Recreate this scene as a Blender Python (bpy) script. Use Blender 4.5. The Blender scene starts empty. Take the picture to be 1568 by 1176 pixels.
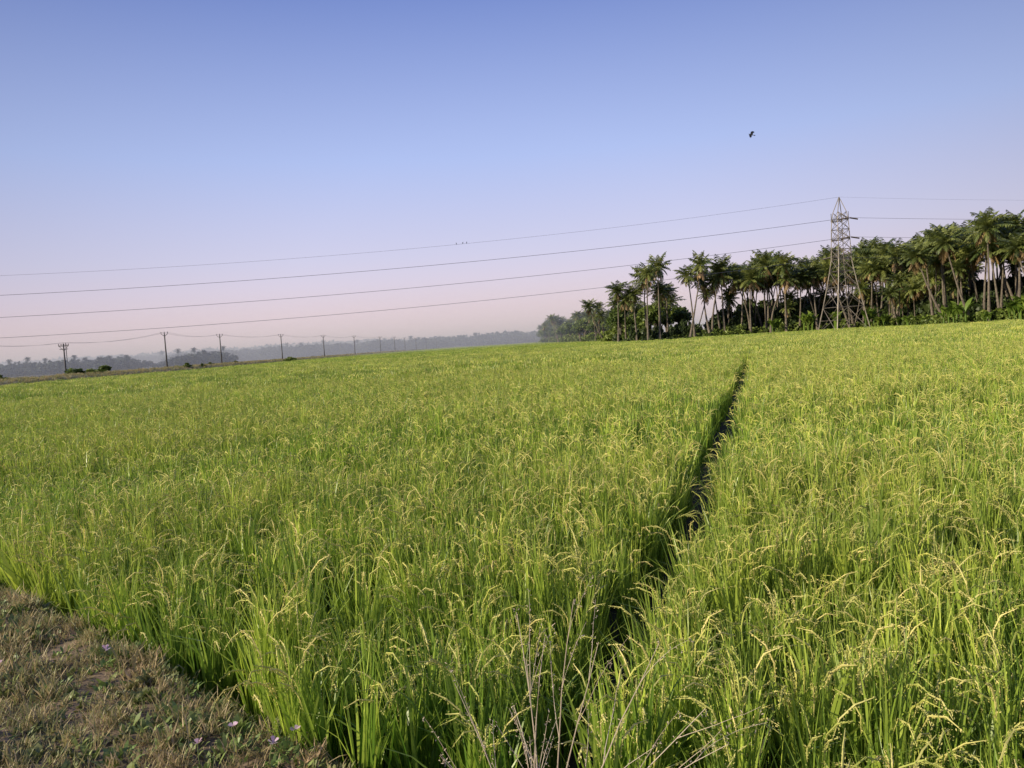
import bpy, math, random
import numpy as np
from mathutils import Matrix, Vector
random.seed(7); rng=np.random.default_rng(7)
sc=bpy.context.scene
R=math.radians
U=random.uniform

# ------------------------------------------------------------------ materials
def newmat(name):
    m=bpy.data.materials.new(name); m.use_nodes=True
    nt=m.node_tree; nt.nodes.clear()
    return m,nt,nt.nodes,nt.links
def mixcol(N,L,fac,a,b):
    n=N.new('ShaderNodeMix'); n.data_type='RGBA'
    for s,v in ((n.inputs[0],fac),(n.inputs[6],a),(n.inputs[7],b)):
        if hasattr(v,'is_output'): L.new(v,s)
        elif isinstance(v,(int,float)): s.default_value=v
        else: s.default_value=(*v,1)
    return n.outputs[2]
def noise(N,L,scale,detail=3,vec=None,rough=.5):
    n=N.new('ShaderNodeTexNoise'); n.inputs['Scale'].default_value=scale
    n.inputs['Detail'].default_value=detail; n.inputs['Roughness'].default_value=rough
    if vec is None:
        g=N.new('ShaderNodeNewGeometry'); vec=g.outputs['Position']
    L.new(vec,n.inputs['Vector']); return n.outputs['Fac']
def rmap(N,L,v,a,b,c=0,d=1):
    n=N.new('ShaderNodeMapRange'); L.new(v,n.inputs[0])
    n.inputs[1].default_value=a;n.inputs[2].default_value=b;n.inputs[3].default_value=c;n.inputs[4].default_value=d
    return n.outputs[0]
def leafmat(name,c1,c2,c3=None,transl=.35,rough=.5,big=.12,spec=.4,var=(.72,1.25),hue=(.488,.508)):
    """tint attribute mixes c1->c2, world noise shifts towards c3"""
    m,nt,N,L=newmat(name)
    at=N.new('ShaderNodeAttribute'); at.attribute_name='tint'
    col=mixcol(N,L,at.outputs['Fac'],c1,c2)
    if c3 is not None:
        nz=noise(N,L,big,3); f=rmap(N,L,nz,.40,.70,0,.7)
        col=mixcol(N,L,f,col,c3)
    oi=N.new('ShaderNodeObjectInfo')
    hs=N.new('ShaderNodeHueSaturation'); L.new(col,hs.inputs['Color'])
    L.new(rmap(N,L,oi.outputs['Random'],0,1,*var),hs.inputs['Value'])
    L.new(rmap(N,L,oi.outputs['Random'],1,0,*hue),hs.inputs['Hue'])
    p=N.new('ShaderNodeBsdfPrincipled'); L.new(hs.outputs[0],p.inputs['Base Color'])
    p.inputs['Roughness'].default_value=rough; p.inputs['Specular IOR Level'].default_value=spec
    o=N.new('ShaderNodeOutputMaterial')
    if transl>0:
        t=N.new('ShaderNodeBsdfTranslucent')
        L.new(hs.outputs[0],t.inputs[0])
        mx=N.new('ShaderNodeMixShader'); mx.inputs[0].default_value=transl
        L.new(p.outputs[0],mx.inputs[1]); L.new(t.outputs[0],mx.inputs[2]); L.new(mx.outputs[0],o.inputs[0])
    else: L.new(p.outputs[0],o.inputs[0])
    return m
def plainmat(name,c1,c2,scale=5,rough=.8,metal=0,bump=0):
    m,nt,N,L=newmat(name)
    nz=noise(N,L,scale,4); col=mixcol(N,L,rmap(N,L,nz,.35,.65),c1,c2)
    p=N.new('ShaderNodeBsdfPrincipled'); L.new(col,p.inputs['Base Color'])
    p.inputs['Roughness'].default_value=rough; p.inputs['Metallic'].default_value=metal
    if bump:
        b=N.new('ShaderNodeBump'); b.inputs['Strength'].default_value=bump; b.inputs['Distance'].default_value=.05
        L.new(nz,b.inputs['Height']); L.new(b.outputs[0],p.inputs['Normal'])
    o=N.new('ShaderNodeOutputMaterial'); L.new(p.outputs[0],o.inputs[0]); return m

M_rice=leafmat('rice_leaf',(.125,.275,.025),(.53,.69,.10),(.50,.57,.10),transl=.34,rough=.38,big=.16,spec=.5,var=(.64,1.22),hue=(.484,.512))
M_ear=leafmat('rice_ear',(.57,.60,.12),(.84,.76,.27),None,transl=.2,rough=.6,var=(.8,1.15))
M_grass=leafmat('bank_grass',(.20,.29,.07),(.66,.50,.29),(.52,.37,.21),transl=.3,big=.9)
M_weed=leafmat('weed_leaf',(.15,.26,.06),(.28,.38,.10),(.30,.22,.11),transl=.2,big=2)
M_palm=leafmat('palm_frond',(.045,.08,.02),(.28,.31,.08),None,transl=.15,rough=.38,spec=.5)
M_dead=leafmat('palm_dead_frond',(.22,.14,.06),(.38,.27,.12),None,transl=.1)
M_trunk=plainmat('palm_trunk',(.10,.08,.06),(.22,.18,.135),3,bump=.4)
M_nut=plainmat('coconut_husk',(.18,.17,.04),(.30,.22,.06),3,.5)
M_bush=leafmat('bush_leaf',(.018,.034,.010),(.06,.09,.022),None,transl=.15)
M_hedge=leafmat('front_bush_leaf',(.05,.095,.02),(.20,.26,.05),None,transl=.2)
M_banana=leafmat('banana_leaf',(.12,.22,.03),(.28,.38,.07),None,transl=.3,rough=.4)
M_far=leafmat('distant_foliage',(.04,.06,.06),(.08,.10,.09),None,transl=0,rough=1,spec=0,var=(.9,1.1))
M_soil=plainmat('bank_soil',(.16,.12,.075),(.28,.20,.13),6,.95,bump=.8)
M_steel=plainmat('galvanised_steel',(.17,.15,.125),(.28,.24,.20),.8,.5,.3)
M_pole=plainmat('pole_concrete',(.10,.09,.09),(.16,.15,.14),1,.8)
M_wire=plainmat('wire_aluminium',(.14,.14,.18),(.18,.18,.22),.5,.5,.3)
M_insul=plainmat('insulator',(.05,.03,.03),(.08,.05,.04),1,.3)
M_bird=plainmat('crow_feather',(.012,.012,.014),(.02,.02,.022),9,.6)
M_stalk=leafmat('dry_stalk',(.50,.39,.27),(.74,.62,.46),None,transl=.05)
M_petal=leafmat('petal',(.70,.42,.56),(.82,.62,.72),None,transl=.3)
M_ground=plainmat('ground_earth',(.035,.030,.014),(.055,.048,.022),.15,.95)

# ------------------------------------------------------------------ mesh builder
class MB:
    def __init__(s): s.v=[];s.f=[];s.t=[];s.m=[]
    def add(s,vs,fs,tint=.5,mat=0):
        b=len(s.v); s.v.extend(vs); s.t.extend([tint]*len(vs))
        for f in fs: s.f.append(tuple(i+b for i in f)); s.m.append(mat)
    def mesh(s,name,mats,smooth=False):
        me=bpy.data.meshes.new(name); me.from_pydata([tuple(v) for v in s.v],[],s.f)
        a=me.attributes.new('tint','FLOAT','POINT'); a.data.foreach_set('value',np.array(s.t,dtype=np.float32))
        for m in mats: me.materials.append(m)
        me.polygons.foreach_set('material_index',np.array(s.m,dtype=np.int32))
        if smooth: me.polygons.foreach_set('use_smooth',np.ones(len(s.f),dtype=bool))
        me.update(); return me
    def obj(s,name,mats,smooth=False,parent=None,link=True):
        o=bpy.data.objects.new(name,s.mesh(name,mats,smooth))
        if link: sc.collection.objects.link(o)
        if parent: o.parent=parent
        return o
def empty(name,loc=(0,0,0)):
    e=bpy.data.objects.new(name,None); e.location=loc; e.empty_display_size=.2; sc.collection.objects.link(e); return e
def tube(mb,pts,rads,n=6,tint=.5,mat=0,cap=False):
    pts=[Vector(p) for p in pts]; vs=[];fs=[]
    for i,p in enumerate(pts):
        d=(pts[min(i+1,len(pts)-1)]-pts[max(i-1,0)])
        if d.length<1e-9: d=Vector((0,0,1))
        d.normalize(); a=Vector((0,0,1)) if abs(d.z)<.9 else Vector((1,0,0))
        u=d.cross(a).normalized(); w=d.cross(u)
        for k in range(n):
            q=2*math.pi*k/n; vs.append(p+(u*math.cos(q)+w*math.sin(q))*rads[i])
    for i in range(len(pts)-1):
        for k in range(n):
            a=i*n+k;b=i*n+(k+1)%n; fs.append((a,b,b+n,a+n))
    if cap: fs.append(tuple(range(n))[::-1]); fs.append(tuple((len(pts)-1)*n+k for k in range(n)))
    mb.add(vs,fs,tint,mat)
def strut(mb,a,b,r,mat=0,n=4): tube(mb,[a,b],[r,r],n,.5,mat,True)
def blob(mb,c,rx,ry,rz,tint=.5,mat=0,n=6,rings=4):
    vs=[];fs=[]
    for i in range(rings+1):
        th=math.pi*i/rings
        for k in range(n):
            q=2*math.pi*k/n
            vs.append((c[0]+rx*math.sin(th)*math.cos(q),c[1]+ry*math.sin(th)*math.sin(q),c[2]+rz*math.cos(th)))
    for i in range(rings):
        for k in range(n):
            a=i*n+k;b=i*n+(k+1)%n; fs.append((a,a+n,b+n,b))
    mb.add(vs,fs,tint,mat)
def blade(mb,root,az,L,w,l0,l1,seg,tint,mat=0,tw=0,pw=1.6):
    x,y,z=root; vs=[]
    sx,sy=-math.sin(az+tw),math.cos(az+tw)
    for i in range(seg+1):
        t=i/seg; pr=(.6+.8*t if t<.5 else 1.0*(1-(t-.5)/.5)**.7) if i<seg else .04
        h=w*pr/2; vs.append((x-sx*h,y-sy*h,z)); vs.append((x+sx*h,y+sy*h,z))
        a=l0+(l1-l0)*(t**pw); d=L/seg
        x+=math.sin(a)*math.cos(az)*d; y+=math.sin(a)*math.sin(az)*d; z+=math.cos(a)*d
    mb.add(vs,[(2*i,2*i+1,2*i+3,2*i+2) for i in range(seg)],tint,mat)
def grain(mb,p,d,l,r,tint,mat):
    d=Vector(d).normalized(); a=Vector((0,0,1)) if abs(d.z)<.8 else Vector((1,0,0))
    u=d.cross(a).normalized();w=d.cross(u); p=Vector(p); c=p+d*l*.5
    vs=[p]+[c+(u*math.cos(q)+w*math.sin(q))*r for q in (0,2.09,4.19)]+[p+d*l]
    mb.add(vs,[(0,2,1),(0,3,2),(0,1,3),(4,1,2),(4,2,3),(4,3,1)],tint,mat)
def panicle(mb,root,az,H,drop,ng,gl,gr,near=True):
    # stem rising, then a nodding ear of tightly packed grains
    x,y,z=root; pts=[]; n=12; base=U(.04,.14); st=U(.70,.80)
    for i in range(n+1):
        t=i/n; pts.append((x,y,z)); a=base+max(0,(t-st)/(1-st))**.8*drop
        d=H/n; x+=math.sin(a)*math.cos(az)*d;y+=math.sin(a)*math.sin(az)*d;z+=math.cos(a)*d
    tube(mb,[pts[0],pts[4],pts[9]],[.002,.0018,.0012],3,.4,0)
    tn=U(.0,1)
    if not near:
        r=gr*U(.7,1.1); tube(mb,pts[9:],[r*.3,r,r*.95,r*.2],3,tn,1)
        for k in range(ng):
            i=random.randint(9,11); p=[pts[i][j]+U(-.018,.018) for j in range(3)]
            grain(mb,p,[pts[i+1][j]-pts[i][j]+U(-.03,.03) for j in range(3)],gl,gr*.65,tn+U(-.2,.2),1)
        return
    tube(mb,pts[9:],[.001,.0036,.0040,.001],4,tn,1)
    for k in range(ng):
        t=.75+.24*(k+U(0,1))/ng; q=t*n; i=min(int(q),n-1); f=q-i
        p=[pts[i][j]*(1-f)+pts[i+1][j]*f for j in range(3)]
        d=[pts[i+1][j]-pts[i][j] for j in range(3)]; s=math.hypot(*d)
        d=[d[j]+U(-.5,.5)*s for j in range(3)]; d[2]-=.4*s
        p=[p[j]+U(-.010,.010) for j in range(3)]
        grain(mb,p,d,gl*U(.8,1.2),gr,tn+U(-.2,.2),1)

# ------------------------------------------------------------------ scatter by geometry nodes
def scatter(name,pts,rots,scls,idx,srcs,parent=None):
    coll=bpy.data.collections.new(name+'_sources')
    for o in srcs: coll.objects.link(o)
    me=bpy.data.meshes.new(name); n=len(pts); me.vertices.add(n)
    me.vertices.foreach_set('co',np.asarray(pts,dtype=np.float32).ravel())
    for an,arr in (('rot',rots),('scl',scls)):
        a=me.attributes.new(an,'FLOAT_VECTOR','POINT'); a.data.foreach_set('vector',np.asarray(arr,dtype=np.float32).ravel())
    a=me.attributes.new('idx','INT','POINT'); a.data.foreach_set('value',np.asarray(idx,dtype=np.int32))
    ob=bpy.data.objects.new(name,me); sc.collection.objects.link(ob)
    if parent: ob.parent=parent
    g=bpy.data.node_groups.new(name,'GeometryNodeTree')
    g.interface.new_socket('Geometry',in_out='INPUT',socket_type='NodeSocketGeometry')
    g.interface.new_socket('Geometry',in_out='OUTPUT',socket_type='NodeSocketGeometry')
    N=g.nodes;L=g.links
    gi=N.new('NodeGroupInput');go=N.new('NodeGroupOutput')
    ci=N.new('GeometryNodeCollectionInfo'); ci.inputs[0].default_value=coll; ci.inputs[1].default_value=True; ci.inputs[2].default_value=True
    ip=N.new('GeometryNodeInstanceOnPoints')
    def na(nm,ty):
        x=N.new('GeometryNodeInputNamedAttribute'); x.data_type=ty; x.inputs[0].default_value=nm; return x.outputs['Attribute']
    er=N.new('FunctionNodeEulerToRotation'); L.new(na('rot','FLOAT_VECTOR'),er.inputs[0])
    L.new(gi.outputs[0],ip.inputs['Points']); L.new(ci.outputs[0],ip.inputs['Instance'])
    ip.inputs['Pick Instance'].default_value=True
    L.new(na('idx','INT'),ip.inputs['Instance Index']); L.new(er.outputs[0],ip.inputs['Rotation']); L.new(na('scl','FLOAT_VECTOR'),ip.inputs['Scale'])
    L.new(ip.outputs[0],go.inputs[0])
    md=ob.modifiers.new('instances','NODES'); md.node_group=g
    return ob
_ph=rng.uniform(0,6.28,(8,)); _dr=rng.uniform(0,6.28,(8,))
def wav(x,y,wl,seed=0):
    v=0
    for k in range(6):
        a=_dr[(k+seed)%8]+seed; f=2*math.pi/(wl*(.55+.17*k)); v=v+np.sin(f*(x*math.cos(a)+y*math.sin(a))+_ph[(k*3+seed)%8]+seed)
    return v/6

# ------------------------------------------------------------------ layout
EX=np.array([-40,-25,-12,-4.47,-2.5,-1.34,-.7,.2,2,6,20,40.]); EY=np.array([36,23.5,12.6,6.2,4.56,3.54,3.0,2.5,1.6,.8,-1,-3.])
def bank_d(x,y):  # >0 inside rice
    e=np.interp(x,EX,EY); return (y-e)*.8
def seg_d(x,y,pl):
    d=np.full(np.shape(x),1e9)
    for (x0,y0),(x1,y1) in zip(pl[:-1],pl[1:]):
        vx,vy=x1-x0,y1-y0; t=np.clip(((x-x0)*vx+(y-y0)*vy)/(vx*vx+vy*vy),0,1)
        d=np.minimum(d,np.hypot(x-x0-t*vx,y-y0-t*vy))
    return d
GROVE=[(24,640),(22,430),(27,340),(31,260),(29,182),(48,170),(62,167),(77,163),(78,142),(73,128),(80,112),(110,92),(160,80),(420,80),(420,640)]
def in_poly(x,y,P):
    c=np.zeros(np.shape(x),bool); j=len(P)-1
    for i in range(len(P)):
        xi,yi=P[i];xj,yj=P[j]
        with np.errstate(divide='ignore',invalid='ignore'):
            c^=((yi>y)!=(yj>y))&(x<(xj-xi)*(y-yi)/((yj-yi) or 1e-9)+xi)
        j=i
    return c
FUR=[(-1.3,-.9),(-.20,2.09),(.26,3.5),(.62,4.5),(1.46,6.6),(3.46,12.4),(12.4,38.7)]
def rice_mask(x,y):
    m=bank_d(x,y)>.10+.05*wav(x,y,.9,1)
    w=.155+.045*wav(x,y,1.3,2)+.007*np.clip(y,0,14)
    m&=seg_d(x,y,FUR)>w
    m&=seg_d(x,y,[(12.4,38.7),(20,40.2),(40,43.5)])>.16+.1*wav(x,y,4,3)
    m&=seg_d(x,y,[(-4.6,34.5),(-2.6,42)])>.3+.12*wav(x,y,4,3)
    m&=seg_d(x,y,[(-2.6,42),(0,55),(5,74)])>.12+.2*wav(x,y,7,3)
    m&=seg_d(x,y,[(-30,19.5),(-16,21.7),(-8,24.5)])>.12+.28*wav(x,y,3,3)
    m&=seg_d(x,y,[(-60,37),(-25,41),(-10,46)])>.1+.3*wav(x,y,5,3)
    # thin patches in the stand
    m&=rng.uniform(0,1,len(x))>.45*np.clip((wav(x*.45,y,2.6,7)-.22)/.3,0,1)*(y<40)
    m&=x>-67+.8*wav(x,y,9,4)
    m&=~in_poly(x,y,GROVE)
    return m
def rice_pts(y0,y1,sp,jit=.42):
    xs=[];ys=[]
    for y in np.arange(y0,y1,sp):
        a=max(-.80*y-3,-68); b=.80*y+3
        x=np.arange(a,b,sp); xs.append(x+rng.uniform(-jit,jit,len(x))*sp); ys.append(y+rng.uniform(-jit,jit,len(x))*sp)
    x=np.concatenate(xs);y=np.concatenate(ys); return x,y

# ------------------------------------------------------------------ rice
def rice_clump(name,nb,seg,npan,spread,wid,ng,gl,gr,nearp):
    mb=MB()
    for i in range(nb):
        az=U(0,6.283); r=spread*math.sqrt(U(0,1)); q=U(0,6.283)
        root=(r*math.cos(q),r*math.sin(q),0)
        blade(mb,root,az,U(.60,.97),wid*U(.7,1.25),U(.0,.15),U(.1,.5) if U(0,1)<.75 else U(.8,1.8),seg,min(1,max(0,random.gauss(.45,.36))),0,U(-1.2,1.2))
    for i in range(npan):
        az=U(0,6.283); q=U(0,6.283); r=spread*U(.2,1.1)
        panicle(mb,(r*math.cos(q),r*math.sin(q),0),az,U(.78,.99),U(1.2,3.0),ng,gl,gr,nearp)
    return mb.obj(name,[M_rice,M_ear],link=False)
near=[rice_clump('rice_clump',38,5,random.randint(4,6),.058,.0160,30,.010,.0027,True) for _ in range(8)]
mid=[rice_clump('rice_clump',22,3,random.randint(3,5),.065,.024,3,.028,.0076,False) for _ in range(6)]
def rice_patch(name,size,n,nb,w):
    mb=MB()
    for k in range(n):
        cx,cy=U(-size/2,size/2),U(-size/2,size/2); hs=U(.74,1.16)
        for i in range(nb):
            blade(mb,(cx+U(-.07,.07),cy+U(-.07,.07),.15),U(0,6.28),U(.52,.76)*hs,w*U(.7,1.3),U(0,.15),U(.1,1.1),2,min(1,max(0,random.gauss(.48,.34))),0,U(-1,1))
        for i in range(max(1,nb//4)):
            p=(cx+U(-.12,.12),cy+U(-.12,.12),U(.66,.86)*hs)
            grain(mb,p,(U(-.7,.7),U(-.7,.7),-1),w*4,w*.42,U(0,1),1)
    return mb.obj(name,[M_rice,M_ear],link=False)
far=[rice_patch('rice_patch',1.25,33,8,.042) for _ in range(6)]
vfar=[rice_patch('rice_patch',3.1,80,7,.10) for _ in range(4)]
paddy=empty('rice_paddy')
def make_field(name,x,y,srcs,zbase,tilt=.1,hv=.12):
    m=rice_mask(x,y); x=x[m];y=y[m];n=len(x)
    h=1+hv*wav(x,y,1.6,5)+hv*.8*wav(x,y,9,6)+rng.normal(0,.09 if hv>.1 else .045,n)
    h-=.22*np.clip(wav(x*.22,y,6.5,3)-.15,0,1)*(y>7)*(y<130)
    rx=rng.normal(0,tilt*.6,n)+tilt*wav(x,y,4,1); ry=rng.normal(0,tilt*.6,n)+tilt*wav(x,y,5,2)+tilt*.4
    rz=rng.uniform(0,6.283,n)
    pts=np.stack([x,y,np.full(n,zbase)],1)
    rots=np.stack([rx,ry,rz],1); sx=rng.uniform(.9,1.15,n)
    return scatter(name,pts,rots,np.stack([sx,sx,h*.97],1),rng.integers(0,len(srcs),n),srcs,paddy)
x,y=rice_pts(-.8,9,.212); make_field('rice_near',x,y,near,0,.1,.13)
x,y=rice_pts(9,40,.26); make_field('rice_mid',x,y,mid,0,.1,.16)
x,y=rice_pts(40,125,1.17); make_field('rice_far',x,y,far,0,.04,.13)
x,y=rice_pts(125,620,2.9); make_field('rice_distant',x,y,vfar,0,.01,.07)

# ------------------------------------------------------------------ ground
def grid_obj(name,xs,ys,zf,mat,smooth=True):
    X,Y=np.meshgrid(xs,ys); Z=zf(X,Y); n,m=X.shape
    v=np.stack([X.ravel(),Y.ravel(),Z.ravel()],1)
    f=[(i*m+j,i*m+j+1,(i+1)*m+j+1,(i+1)*m+j) for i in range(n-1) for j in range(m-1)]
    mb=MB(); mb.add(v.tolist(),f,.5,0); return mb.obj(name,[mat],smooth)
grid_obj('ground',np.linspace(-5000,5000,11),np.linspace(-3000,7000,11),lambda X,Y:X*0,M_ground)
def bank_z(X,Y):
    d=-bank_d(X,Y); t=np.clip((d+.30)/.34,0,1); s=t*t*(3-2*t)
    return -.05+s*(.55+.03*wav(X,Y,.7,1)+.012*wav(X,Y,.17,3))
grid_obj('grassy_bank',np.concatenate([np.linspace(-40,-8,60),np.linspace(-7.9,4,240),np.linspace(4.3,40,60)]),
    np.concatenate([np.linspace(-9,0,30),np.linspace(.06,8,160),np.linspace(8.2,36,100)]),bank_z,M_soil)
# bank grass tufts
def tuft(nb,h,w,leafy=False,sp=.05):
    mb=MB()
    for i in range(nb):
        az=U(0,6.28); r=sp*U(0,1)
        if leafy: blade(mb,(r*math.cos(az),r*math.sin(az),0),az,h*U(.5,1),w*U(1.5,3),U(.3,.9),U(1.2,1.9),3,U(0,1),1,U(-.5,.5))
        else: blade(mb,(r*math.cos(az),r*math.sin(az),0),U(0,6.28),h*U(.5,1.1),w*U(.6,1.2),U(.1,.8),U(.5,1.9),3,U(0,1)**1.1,0,U(-1,1))
    return mb.obj('grass_tuft',[M_grass,M_weed],link=False)
tf=[tuft(18,.11,.006) for _ in range(3)]+[tuft(18,.055,.006,sp=.07) for _ in range(4)]+[tuft(12,.065,.010,True,.06) for _ in range(3)]
n=34000; x=rng.uniform(-8,2.2,n); y=rng.uniform(.8,9.5,n)
k=(bank_d(x,y)<.14)&(bank_d(x,y)>-2.8)&(np.abs(x)<.8*y+1.2); x=x[k];y=y[k];n=len(x)
z=bank_z(x,y); s=(1+.55*wav(x,y,.8,2))*rng.uniform(.5,1.4,n); s=np.maximum(s,.35)
scatter('bank_grass',np.stack([x,y,z-.004],1),np.stack([rng.normal(0,.2,n),rng.normal(0,.2,n),rng.uniform(0,6.28,n)],1),np.stack([s,s,s],1),rng.integers(0,len(tf),n),tf)

# dry weed stalks
mb=MB()
def twig(p,az,lean,L,r,depth):
    pts=[Vector(p)];rad=[r]; n=6; a=lean
    for i in range(n):
        a+=U(-.06,.12); az+=U(-.15,.15)
        pts.append(pts[-1]+Vector((math.sin(a)*math.cos(az),math.sin(a)*math.sin(az),math.cos(a)))*L/n); rad.append(r*(1-.65*(i+1)/n))
    tn=U(0,1); tube(mb,pts,rad,5,tn,0)
    if depth>0:
        for k in range(random.randint(2,4)):
            i=random.randint(2,n-1); twig(pts[i],az+random.choice((-1,1))*U(.4,1.0),lean+U(.05,.35),L*U(.25,.45),rad[i]*.75,depth-1)
    for k in range(12 if depth<2 else 3):
        i=random.randint(n//2,n); grain(mb,pts[i]+Vector((U(-.008,.008),U(-.008,.008),U(-.03,.01))),(U(-1,1),U(-1,1),U(0,1)),U(.008,.014),.0022,U(0,1),0)
for (az,ln,L) in ((1.2,.05,.82),(2.6,.28,.72),(3.0,.5,.6),(.5,.32,.85),(0.1,.55,.82),(1.9,.15,.75),(.9,.2,.95),(.3,.42,.9),(2.2,.35,.62),(.0,.68,.8),(1.5,.12,.9)):
    twig((.03+U(-.07,.07),2.40+U(-.05,.05),.44),az,ln,L,.0034,1)
mb.obj('dry_weed_stalks',[M_stalk])
# wildflowers
def flower(loc):
    mb=MB(); H=U(.09,.13)
    tube(mb,[(0,0,-.04),(.005,.003,H*.5),(0,0,H)],[.0015]*3,4,.3,1)
    ax=U(-.5,.1);
    for k in range(5):
        a=2*math.pi*k/5; vs=[(0,0,H)]
        for (r,s) in ((.010,-.006),(.020,-.010),(.023,0),(.020,.010),(.010,.006)):
            vs.append((r*math.cos(a)-s*math.sin(a),r*math.sin(a)+s*math.cos(a),H+.012*r/.02+ax*r*math.sin(a)))
        mb.add(vs,[(0,1,2,3),(0,3,4,5)],U(.2,1),0)
    for k in range(9): blade(mb,(U(-.03,.03),U(-.03,.03),0),U(0,6.28),U(.04,.07),.018,U(.5,1),1.7,3,U(0,1),1)
    o=mb.obj('pink_wildflower',[M_petal,M_weed]); o.location=loc; o.rotation_euler=(U(-.2,.5),U(-.4,.2),U(0,6)); return o
for (fx,fy) in ((-1.36,3.30),(-1.10,3.22),(-1.45,3.12),(-1.15,3.10),(-2.5,4.28),(-3.1,4.2)):
    flower((fx,fy,float(bank_z(np.array(fx),np.array(fy)))+.03))

# ------------------------------------------------------------------ road embankment on the left
def ecx(Y): return np.interp(Y,[40,100,200,300,520,900],[-79,-78,-78,-72,-67,-60])
def emb_z(X,Y):
    d=np.abs(X-ecx(Y)); t=np.clip((9.0+wav(X,Y,13,2)-d)/6,0,1)
    return -.05+t*t*(3-2*t)*(1.25+.22*wav(X,Y,9,1)+.1*wav(X,Y,3.1,3))
ys=np.linspace(30,900,700); mb=MB(); offs=np.linspace(-11,11,23); vv=[]
for yv in ys:
    cx=float(ecx(yv))
    xx=cx+offs; zz=emb_z(xx,np.full_like(xx,yv)); vv+= [(a,yv,b) for a,b in zip(xx,zz)]
m_=len(offs); mb.add(vv,[(i*m_+j,i*m_+j+1,(i+1)*m_+j+1,(i+1)*m_+j) for i in range(len(ys)-1) for j in range(m_-1)],.5,0)
M_emb=plainmat('embankment_grass',(.13,.14,.045),(.22,.19,.09),.35,.95,bump=.5)
mb.obj('road_embankment',[M_emb],True)
et=[tuft(26,.10,.006,sp=.035) for _ in range(4)]
n=9000; y=40+rng.uniform(0,1,n)**1.5*420; x=ecx(y)+rng.uniform(-9,10,n); s=rng.uniform(3,7,n)
scatter('embankment_grass',np.stack([x,y,emb_z(x,y)-.02],1),np.stack([x*0,x*0,rng.uniform(0,6.28,n)],1),np.stack([s,s,s],1),rng.integers(0,4,n),et)

# ------------------------------------------------------------------ foliage clouds
def leafcloud(mb,c,r,n,ls,mat=0,flat=.75):
    for i in range(n):
        while True:
            p=Vector((U(-1,1),U(-1,1),U(-1,1)))
            if .35<p.length<1: break
        p=Vector((p.x*r,p.y*r,p.z*r*flat))+Vector(c)
        nrm=Vector((U(-1,1),U(-1,1),U(-.3,1))).normalized(); a=nrm.cross(Vector((U(-1,1),U(-1,1),U(-1,1)))).normalized(); b=nrm.cross(a)
        l=ls*U(.6,1.3); w=l*U(.35,.6)
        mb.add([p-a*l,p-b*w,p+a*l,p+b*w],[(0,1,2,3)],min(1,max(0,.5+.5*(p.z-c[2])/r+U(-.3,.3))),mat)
def bushmesh(name,mat=M_bush,nl=9,leaf=.13,dens=130,trunk=False):
    mb=MB()
    base=2.0 if trunk else 0
    for k in range(nl):
        a=U(0,6.28); rr=U(0,.75); r=U(.28,.5)
        leafcloud(mb,(rr*math.cos(a),rr*math.sin(a),(base and 1.3)+U(.25,1.0)*(1.2-rr)),r,dens,leaf*U(.7,1.2))
    if trunk:
        tube(mb,[(0,0,-.05),(.05,0,.6),(.02,.05,1.3),(0,0,1.7)],[.09,.07,.06,.03],7,.5,1)
        for k in range(5):
            a=U(0,6.28); tube(mb,[(.03,.02,U(.7,1.3)),(.35*math.cos(a),.35*math.sin(a),1.6),(.6*math.cos(a),.6*math.sin(a),2.0)],[.045,.03,.01],5,.5,1)
    return mb.mesh(name,[mat,M_trunk])
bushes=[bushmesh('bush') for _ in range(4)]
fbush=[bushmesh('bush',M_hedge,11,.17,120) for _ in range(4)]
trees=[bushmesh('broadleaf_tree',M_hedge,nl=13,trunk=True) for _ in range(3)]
def put(name,me,loc,s,parent=None,rz=None,rx=0,ry=0):
    o=bpy.data.objects.new(name,me); o.location=loc; o.rotation_euler=(rx,ry,U(0,6.28) if rz is None else rz)
    o.scale=(s,s,s) if isinstance(s,(int,float)) else s
    sc.collection.objects.link(o)
    if parent: o.parent=parent
    return o
# ------------------------------------------------------------------ coconut palms
def frond(mb,base,az,e0,L,droop,mat,tint,dead=False):
    p=Vector(base); e=e0; n=10; pts=[p.copy()];dirs=[]
    for i in range(n):
        d=Vector((math.cos(e)*math.cos(az),math.cos(e)*math.sin(az),math.sin(e))); dirs.append(d)
        p=p+d*L/n; pts.append(p.copy()); e-=droop/n*(.4+1.3*i/n)
    tube(mb,pts[::2],[.06,.05,.04,.03,.02,.01],3,tint,mat)
    side=Vector((-math.sin(az),math.cos(az),0))
    for i in range(1,n):
        for h in (0,.5):
            t=(i+h)/n; q=pts[i].lerp(pts[min(i+1,n)],h); d=dirs[min(i,n-1)]
            ll=L*.27*math.sin(math.pi*min(1,.12+.88*t))**.55*(1.0 if t<.85 else .7)
            for sg in (-1,1):
                dv=(side*sg*U(.7,1)+d*U(.4,.8)+Vector((0,0,-U(.1,.75)*(1.8 if dead else 1)))).normalized()
                m1=q+dv*ll*.5; tip=q+(dv+Vector((0,0,-.3))).normalized()*ll*U(.85,1.1)
                wv=d*.085*U(.8,1.4)
                mb.add([q-wv*.5,q+wv*.5,m1+wv,m1-wv,tip],[(0,1,2,3),(3,2,4)],min(1,max(0,tint+U(-.2,.2))),mat)
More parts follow.
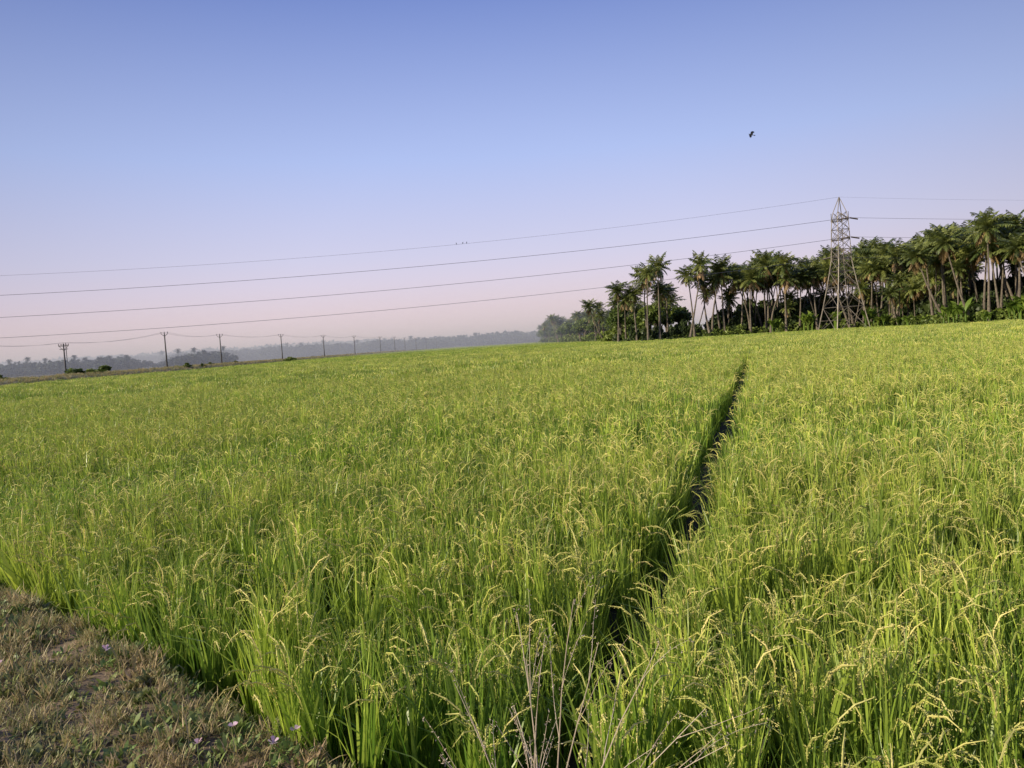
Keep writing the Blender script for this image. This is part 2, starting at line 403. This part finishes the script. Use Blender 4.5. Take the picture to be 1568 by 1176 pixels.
def palmmesh(H,lean,az,seed):
    random.seed(seed); mb=MB(); pts=[];rad=[];n=12
    for i in range(n+1):
        t=i/n; off=lean*(t**.8 if seed%2 else t**1.7); wob=.25*math.sin(t*5+seed)
        pts.append((off*math.cos(az)+wob*.5,off*math.sin(az)+wob*.3,-.1+H*t)); rad.append(.22*(1-t)**3+.15-.04*t)
    tube(mb,pts,rad,8,.5,2)
    top=Vector(pts[-1]); nf=random.randint(24,34); fl=U(.85,1.1)
    for k in range(nf):
        a=k*2.39996+U(-.3,.3); q=k/nf
        e=R(80)-(q**1.15)*R(130)+U(-.2,.2)
        frond(mb,top+Vector((0,0,.1)),a,e,U(3.2,4.6)*fl*(1 if q<.7 else .9),U(.7,1.5),0,U(.1,.95)*(1-.3*q))
    for k in range(random.randint(3,8)):
        frond(mb,top,U(0,6.28),R(-50)+U(-.3,.2),U(2.6,3.8),.7,1,U(.2,.9),True)
    for k in range(10):
        a=U(0,6.28); blob(mb,(top.x+.35*math.cos(a),top.y+.35*math.sin(a),top.z-U(.15,.55)),.14,.14,.17,.5,3)
    return mb.mesh('coconut_palm',[M_palm,M_dead,M_trunk,M_nut])
PH=[(13.5,1.8,2.5),(15,.6,.3),(16,3.2,3.3),(17,.9,5),(14.5,4.6,2.9),(16.5,2.2,.2),(15.5,.4,1.5),(12.5,3.4,3.6)]
palms=[palmmesh(h,l,a,11+i) for i,(h,l,a) in enumerate(PH)]
def recol(me,nm,mt):
    m=me.copy(); m.name=nm
    for i in range(4): m.materials[i]=mt
    return m
random.seed(99)
def palm(x,y,H,parent=None,k=None,rz=None):
    k=random.randrange(len(palms)) if k is None else k
    me=palms[k]
    s=(H-2.6)/PH[k][0]; hz=U(.92,1.12)*(1 if s>.8 else .92)
    # short palms keep an even scale so that the crown is not squashed
    if s<.72: return put('coconut_palm',me,(x,y,-(hz*.8-s)*PH[k][0]),(hz*.8,)*3,parent,rz)
    return put('coconut_palm',me,(x,y,0),(hz,hz,s),parent,rz)
for (x,y,H,k,rz) in ((26.2,178,15.6,1,0),(28.5,181,13.2,7,1),(32.2,172,18.6,3,.5),(35.2,173,20.3,5,1),(33.5,180,17.8,0,2),(37,180,15.2,6,.2),(41.3,170,19.6,2,2.9),(43.3,173,17.8,3,4),(39.5,184,15.0,1,1),(46.8,172,16.6,4,5),(30.5,177,14.5,6,1)):
    palm(x,y,H,None,k,rz)
def walk(pl,step):
    out=[];carry=0
    for (x0,y0),(x1,y1) in zip(pl[:-1],pl[1:]):
        L=math.hypot(x1-x0,y1-y0); s=carry
        while s<L:
            out.append((x0+(x1-x0)*s/L,y0+(y1-y0)*s/L)); s+=step
        carry=s-L
    return out
front=[(48,173),(63,170),(79,166),(81,144),(76,130),(83,115),(112,95),(160,83)]
grove=empty('coconut_grove')
for row in range(8):
    for (x,y) in walk(front,3.4 if row<4 else 4.4):
        o=row*4.0; xx=x+o*.62+U(-2,2); yy=y+o*.78+U(-2,2)
        r=U(0,1)
        H=(U(14.6,19.3) if r<(.62 if row<4 else .8) else U(8.5,14))+row*.25
        if xx/yy>.62: H-=.5
        palm(xx,yy,H,None if row==0 else grove)
# receding part of the grove
for row in range(3):
    for (x,y) in walk([(30,190),(32,260),(28,340),(24,430),(26,600)],7):
        xx=x+row*7+U(-2.5,2.5)+1; yy=y+U(-4,4)
        if U(0,1)<.55: palm(xx,yy,U(11,15)*(1 if y<330 else 1.1),grove)
        else: put('broadleaf_tree',random.choice(trees),(xx,yy,0),U(3.4,4.6),grove)
# undergrowth
us=empty('grove_undergrowth')
for (x,y) in walk([(30,183)]+front,1.5):
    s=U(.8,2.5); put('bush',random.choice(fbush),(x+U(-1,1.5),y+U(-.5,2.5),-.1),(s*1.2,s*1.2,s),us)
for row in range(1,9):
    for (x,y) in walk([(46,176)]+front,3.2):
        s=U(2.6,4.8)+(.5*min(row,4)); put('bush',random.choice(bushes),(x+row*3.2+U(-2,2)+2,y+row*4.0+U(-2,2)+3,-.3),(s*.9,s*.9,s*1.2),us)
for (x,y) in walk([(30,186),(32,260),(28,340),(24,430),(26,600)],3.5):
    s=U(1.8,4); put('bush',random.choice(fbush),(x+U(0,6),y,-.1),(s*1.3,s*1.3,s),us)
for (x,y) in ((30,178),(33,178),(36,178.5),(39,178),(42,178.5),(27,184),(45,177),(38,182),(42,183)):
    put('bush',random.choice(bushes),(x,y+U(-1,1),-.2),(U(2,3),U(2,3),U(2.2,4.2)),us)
# banana plants
def banana():
    mb=MB()
    for k in range(3):
        tube(mb,[(U(-.1,.1)+k*.5,k*.3,0),(k*.5,k*.3,1.6)],[.14,.09],7,.2,0)
        for j in range(8):
            blade(mb,(k*.5,k*.3,1.4+U(0,.3)),U(0,6.28),U(1.6,2.4),.55,U(.05,.6),U(1.2,2.4),6,U(.1,1),0,U(-.3,.3),1.3)
    return mb.mesh('banana_plant',[M_banana])
bn=[banana() for _ in range(3)]
for (x,y) in walk([(76,127),(81,111),(110,91),(150,79)],2.2)+walk([(78,158),(77,138)],4)+walk([(60,166),(76,162)],6):
    if U(0,1)<.85: put('banana_plant',random.choice(bn),(x+U(-1,1),y+U(-1.5,1),0),U(.8,1.6))
# low dark mound of scrub at field edge
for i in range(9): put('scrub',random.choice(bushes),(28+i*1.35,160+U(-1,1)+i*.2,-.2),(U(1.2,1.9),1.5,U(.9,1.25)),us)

# embankment bushes
for (x,y,s) in ((-84,143,1.9),(-80,146,1.4),(-79,140,1.1),(-68.5,231,1.6),(-70,236,1.3),(-83,120,1),(-75,172,.9),(-77,190,.7),(-76,205,.7),(-86,125,1.3),(-74,178,.6)):
    put('bush',random.choice(fbush),(x,y,float(emb_z(np.array(x),np.array(y)))-.1),(s*1.5,s*1.5,s*.9))

# ------------------------------------------------------------------ distant trees
def fblib(mt):
    out=[]
    for v in range(4):
        mb=MB()
        for k in range(8):
            a=U(0,6.28);rr=U(0,.9); leafcloud(mb,(rr*math.cos(a),rr*math.sin(a),U(.25,.75)),U(.3,.5),70,.13)
        out.append(mb.obj('distant_tree',[mt],link=False))
    return out
fb=fblib(M_far)
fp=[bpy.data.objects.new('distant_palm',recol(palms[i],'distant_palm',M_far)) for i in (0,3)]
def mass(name,lib,specs,palmy=False):
    P=[];S=[]
    for (x0,x1,y0,y1,n,h0,h1) in specs:
        for i in range(n):
            P.append((U(x0,x1),U(y0,y1),0 if palmy else -.5)); h=U(h0,h1); S.append((h,h,h) if palmy else (h*U(.9,1.5),h*U(.9,1.5),h))
    n=len(P); P=np.array(P);S=np.array(S)
    scatter(name,P,np.stack([P[:,0]*0,P[:,0]*0,rng.uniform(0,6.28,n)],1),S,rng.integers(0,len(lib),n),lib)
mass('distant_tree_line',fb,[(-1100,120,1150,1300,600,12,18),(-420,60,900,1000,170,11,16),(-1300,-300,1600,1700,300,22,30),(-440,-265,500,560,90,5,10),(-240,-195,500,540,26,6,9)])
mass('distant_palms',fp,[(-500,60,880,960,30,.75,1.0),(-1000,0,1120,1200,40,.85,1.1),(-345,-260,490,540,14,.45,.65),(-235,-195,500,540,8,.45,.65)],True)

# ------------------------------------------------------------------ transmission tower
WA=[(22.6,3.0,-1),(18.8,3.3,-1),(15.6,3.5,1)]
def tower(loc,scale,rz):
    e=empty('transmission_tower',loc); e.scale=(scale,)*3; e.rotation_euler=(0,0,rz)
    prof=[(0,3.6),(5.2,2.75),(9.2,2.1),(12.4,1.65),(14.8,1.35),(16.8,1.3),(18.8,1.25),(20.7,1.2),(22.6,1.1),(24.2,.9)]
    mb=MB(); C=lambda i,k:((-1 if k in(0,3) else 1)*prof[i][1],(-1 if k<2 else 1)*prof[i][1],prof[i][0])
    for i in range(len(prof)-1):
        for k in range(4):
            strut(mb,C(i,k),C(i+1,k),.11 if i<5 else .085)
            k2=(k+1)%4
            strut(mb,C(i,k),C(i+1,k2),.055); strut(mb,C(i,k2),C(i+1,k),.055)
            if i>0: strut(mb,C(i,k),C(i,k2),.055)
            if i==0:
                m=lambda a,b:tuple((a[j]+b[j])/2 for j in range(3))
                strut(mb,m(C(0,k),C(1,k)),m(C(0,k),C(1,k2)),.04); strut(mb,m(C(0,k2),C(1,k2)),m(C(0,k2),C(1,k)),.04)
    for k in range(4): strut(mb,C(len(prof)-1,k),(0,0,27.2),.085)
    mb.obj('lattice_body',[M_steel],parent=e)
    mb=MB()
    for (zl,ln) in ((22.6,3.0),(18.8,3.3),(15.6,3.5)):
        for sg in (-1,1):
            tip=(0,sg*ln,zl)
            for sx in (-1,1):
                strut(mb,(sx*1.2,sg*1.2,zl),tip,.075); strut(mb,(sx*1.15,sg*1.15,zl+1.5),tip,.06)
                mid=(sx*.6,sg*(1.2+ln)/2,zl); strut(mb,mid,(sx*.6,sg*(1.2+ln)/2,zl+.75),.045); strut(mb,mid,(sx*1.15,sg*1.15,zl+1.5),.045)
            strut(mb,(-.6,sg*(1.2+ln)/2,zl),(.6,sg*(1.2+ln)/2,zl),.05)
    mb.obj('cross_arms',[M_steel],parent=e)
    mb=MB()
    for (zl,ln,sg) in WA:
        for d in (-1,1):
            for j in range(11): blob(mb,(d*(.3+j*.16),sg*ln,zl-.05-.03*j),.06,.17,.17,.5,0,8,4)
    mb.obj('insulator_strings',[M_insul],parent=e)
    return e
TX,TY=67.8,150.0; ld=Vector((246,30,0)).normalized(); rzt=math.atan2(30,246)
tower((TX,TY,0),1,rzt)
tower((TX-246,TY-30,-4.3),1,rzt)
# wires
def wirepts(a,b,bb,n=60):
    a=Vector(a);b=Vector(b); out=[]
    for i in range(n+1):
        s=i/n; p=a.lerp(b,s); p.z-=bb*s*(1-s); out.append(p)
    return out
mb=MB(); perp=Vector((-ld.y,ld.x,0))
def trans(off_y,z,sagb):
    p0=Vector((TX,TY,z))+perp*off_y; p1=p0+Vector((-246,-30,-4.3))
    tube(mb,wirepts(p0,p1,sagb),[.032]*61,4)
    p2=p0+Vector((246,30,0)); tube(mb,wirepts(p0,p2,15),[.026]*61,4)
tube(mb,wirepts((TX,TY,27.2),(TX-246,TY-30,22.9),21.4),[.017]*61,4); tube(mb,wirepts((TX,TY,27.2),(TX+246,TY+30,27.2),16),[.011]*61,4)
for (zl,ln,sg) in WA: trans(sg*ln,zl,17.6)
mb.obj('transmission_lines',[M_wire],True)
# perched birds + flying crow
def perched(loc):
    mb=MB(); blob(mb,(0,0,.13),.07,.12,.085,.5,0,8,6); blob(mb,(0,.11,.24),.045,.05,.05,.5,0,8,5)
    grain(mb,(0,.14,.24),(0,1,-.1),.07,.014,.5,0); mb.add([(-.03,-.08,.1),(.03,-.08,.1),(.035,-.26,.0),(-.035,-.26,.0)],[(0,1,2,3)])
    strut(mb,(-.02,0,.06),(-.02,.01,0),.006); strut(mb,(.02,0,.06),(.02,.01,0),.006)
    o=mb.obj('perched_bird',[M_bird],True); o.location=loc; o.rotation_euler=(.2,0,U(-.6,.6)); o.scale=(1.15,)*3; return o
for s in (.3035,.3065,.3115):
    perched((TX-246*s,TY-30*s,27.2-4.3*s-21.4*s*(1-s)+.02))
def crow(loc):
    mb=MB()
    pts=[(0,.24,.03),(0,.17,.035),(0,.10,.02),(0,0,0),(0,-.1,0),(0,-.2,.005)]
    tube(mb,pts,[.012,.035,.05,.06,.045,.02],8)
    grain(mb,(0,.22,.03),(0,1,-.15),.08,.014,.5,0)
    mb.add([(-.02,-.17,.0),(.02,-.17,.0),(.08,-.36,0),(.03,-.39,0),(-.03,-.39,0),(-.08,-.36,0)],[(0,1,2,3,4,5)])
    for sg in (-1,1):
        vs=[(sg*.03,.09,.03),(sg*.2,.13,.16),(sg*.40,.04,.12),(sg*.50,-.10,.02),(sg*.40,-.13,.03),(sg*.36,-.19,.02),(sg*.28,-.14,.07),(sg*.2,-.14,.1),(sg*.04,-.11,.02)]
        mb.add(vs,[(0,1,7,8),(1,2,6,7),(2,5,6),(2,4,5),(2,3,4)])
    o=mb.obj('flying_crow',[M_bird],True); o.location=loc; o.rotation_euler=(.5,-.75,R(40)); o.scale=(.85,)*3; return o
crow((20.3,60,17.6))

# ------------------------------------------------------------------ utility poles
def pole(x,y,H=8.2,kind=0):
    z0=float(emb_z(np.array(x),np.array(y)))-.15
    e=empty('utility_pole',(x,y,z0)); mb=MB()
    tube(mb,[(0,0,0),(0,0,H)],[.19,.13],8,.5,0,True); mb.obj('shaft',[M_pole],True,parent=e)
    mb=MB()
    if kind==0:
        for sg in (-1,1):
            strut(mb,(0,0,H-.75),(sg*.75,0,H-.15),.06); strut(mb,(sg*.75,0,H-.15),(sg*.75,0,H+.05),.05)
            blob(mb,(sg*.75,0,H+.18),.11,.11,.15,.5,1)
        blob(mb,(0,0,H+.2),.11,.11,.15,.5,1)
    else:
        strut(mb,(-1.1,0,H-.5),(1.1,0,H-.5),.09); strut(mb,(-.9,0,H-1.2),(.9,0,H-1.2),.07); strut(mb,(0,0,H-1.6),(1,0,H-.5),.05); strut(mb,(0,0,H-1.6),(-1,0,H-.5),.05)
        strut(mb,(.5,0,H-4),(.5,0,H+.1),.08)
        for sx in (-1.05,-.5,.1,.55,1.05): blob(mb,(sx,0,H-.22),.12,.12,.18,.5,1)
    mb.obj('crossarm',[M_pole,M_insul],parent=e); return (x,y,z0+H)
PP=[(-96,160,1),(-79.2,171,0),(-79,203,0),(-74.6,243,0),(-71.3,285,0),(-68.5,328,0),(-67,385,0),(-66.5,430,0),(-66,468,0),(-65.5,520,0),(-64,570,0),(-63,640,0)]
tops=[pole(x,y,8.2,k) for x,y,k in PP]
mb=MB()
tops=[(-112,150,9.1)]+tops
for a,b in zip(tops[:-1],tops[1:]):
    for off in (-.75,0,.75):
        tube(mb,wirepts((a[0]+off,a[1],a[2]+.2),(b[0]+off,b[1],b[2]+.2),3.2,14),[.014]*15,3)
mb.obj('utility_wires',[M_wire],True)

# ------------------------------------------------------------------ morning mist (a real volume over the far fields)
mb=MB(); X0,X1,Y0,Y1,Z0,Z1=-2200,900,235,2600,-1,24
mb.add([(X0,Y0,Z0),(X1,Y0,Z0),(X1,Y1,Z0),(X0,Y1,Z0),(X0,Y0,Z1),(X1,Y0,Z1),(X1,Y1,Z1),(X0,Y1,Z1)],[(0,3,2,1),(4,5,6,7),(0,1,5,4),(1,2,6,5),(2,3,7,6),(3,0,4,7)])
m,nt,N,L=newmat('mist'); vs=N.new('ShaderNodeVolumeScatter'); vs.inputs['Color'].default_value=(.82,.88,1,1); vs.inputs['Density'].default_value=.0014
vs.inputs['Anisotropy'].default_value=.0
o_=N.new('ShaderNodeOutputMaterial'); L.new(vs.outputs[0],o_.inputs['Volume'])
mb.obj('morning_mist',[m])

# ------------------------------------------------------------------ sun + sky
sd=Vector((-.95,-.30,0)).normalized(); el=R(25)
S=Vector((sd.x*math.cos(el),sd.y*math.cos(el),math.sin(el)))
l=bpy.data.lights.new('sun','SUN'); l.energy=5.0; l.angle=R(.5); l.color=(1,.88,.66)
lo=bpy.data.objects.new('sun',l); lo.rotation_euler=S.to_track_quat('Z','Y').to_euler(); sc.collection.objects.link(lo)
w=bpy.data.worlds.new('World'); sc.world=w; w.use_nodes=True; N=w.node_tree.nodes; L=w.node_tree.links; N.clear()
sk=N.new('ShaderNodeTexSky'); sk.sky_type='NISHITA'; sk.sun_disc=False; sk.sun_elevation=el; sk.sun_rotation=math.atan2(S.x,S.y)%(2*math.pi)
sk.dust_density=2.0; sk.air_density=1.0; sk.ozone_density=2
tc=N.new('ShaderNodeTexCoord'); sp=N.new('ShaderNodeSeparateXYZ'); L.new(tc.outputs['Generated'],sp.inputs[0])
cr=N.new('ShaderNodeValToRGB'); L.new(sp.outputs['Z'],cr.inputs[0]); E=cr.color_ramp.elements
def c(r,g,b): 
    f=lambda v:((v/255+.055)/1.055)**2.4
    return (f(r)*10,f(g)*10,f(b)*10,1)
E[0].position=0; E[0].color=c(242,220,222); E[1].position=1; E[1].color=c(60,85,165)
for p_,q in ((.05,c(238,218,228)),(.12,c(218,215,242)),(.24,c(184,201,250)),(.42,c(128,151,220))):
    x_=E.new(p_); x_.color=q
mx=N.new('ShaderNodeMix'); mx.data_type='RGBA'; mx.inputs[0].default_value=.88; L.new(sk.outputs[0],mx.inputs[6]); L.new(cr.outputs[0],mx.inputs[7])
hz=rmap(N,L,sp.outputs['Y'],.70,.96,.74,1.0)  # vignette-like falloff put into the sky brightness, dimmer away from the view axis
sc_=N.new('ShaderNodeMath'); sc_.operation='MULTIPLY'; L.new(hz,sc_.inputs[0]); sc_.inputs[1].default_value=.1
bg=N.new('ShaderNodeBackground'); L.new(mx.outputs[2],bg.inputs[0]); L.new(sc_.outputs[0],bg.inputs[1])
wo=N.new('ShaderNodeOutputWorld'); L.new(bg.outputs[0],wo.inputs[0])
sc.view_settings.view_transform='Standard'; sc.view_settings.look='None'; sc.view_settings.exposure=0

# ------------------------------------------------------------------ camera
cd=bpy.data.cameras.new('camera'); cd.sensor_width=36; cd.lens=26; cd.clip_start=.05; cd.clip_end=12000
co=bpy.data.objects.new('camera',cd); sc.collection.objects.link(co)
co.matrix_world=Matrix.Translation((0,0,2.3))@Matrix.Rotation(R(90-3.24),4,'X')@Matrix.Rotation(R(-3.58),4,'Z')
sc.camera=co
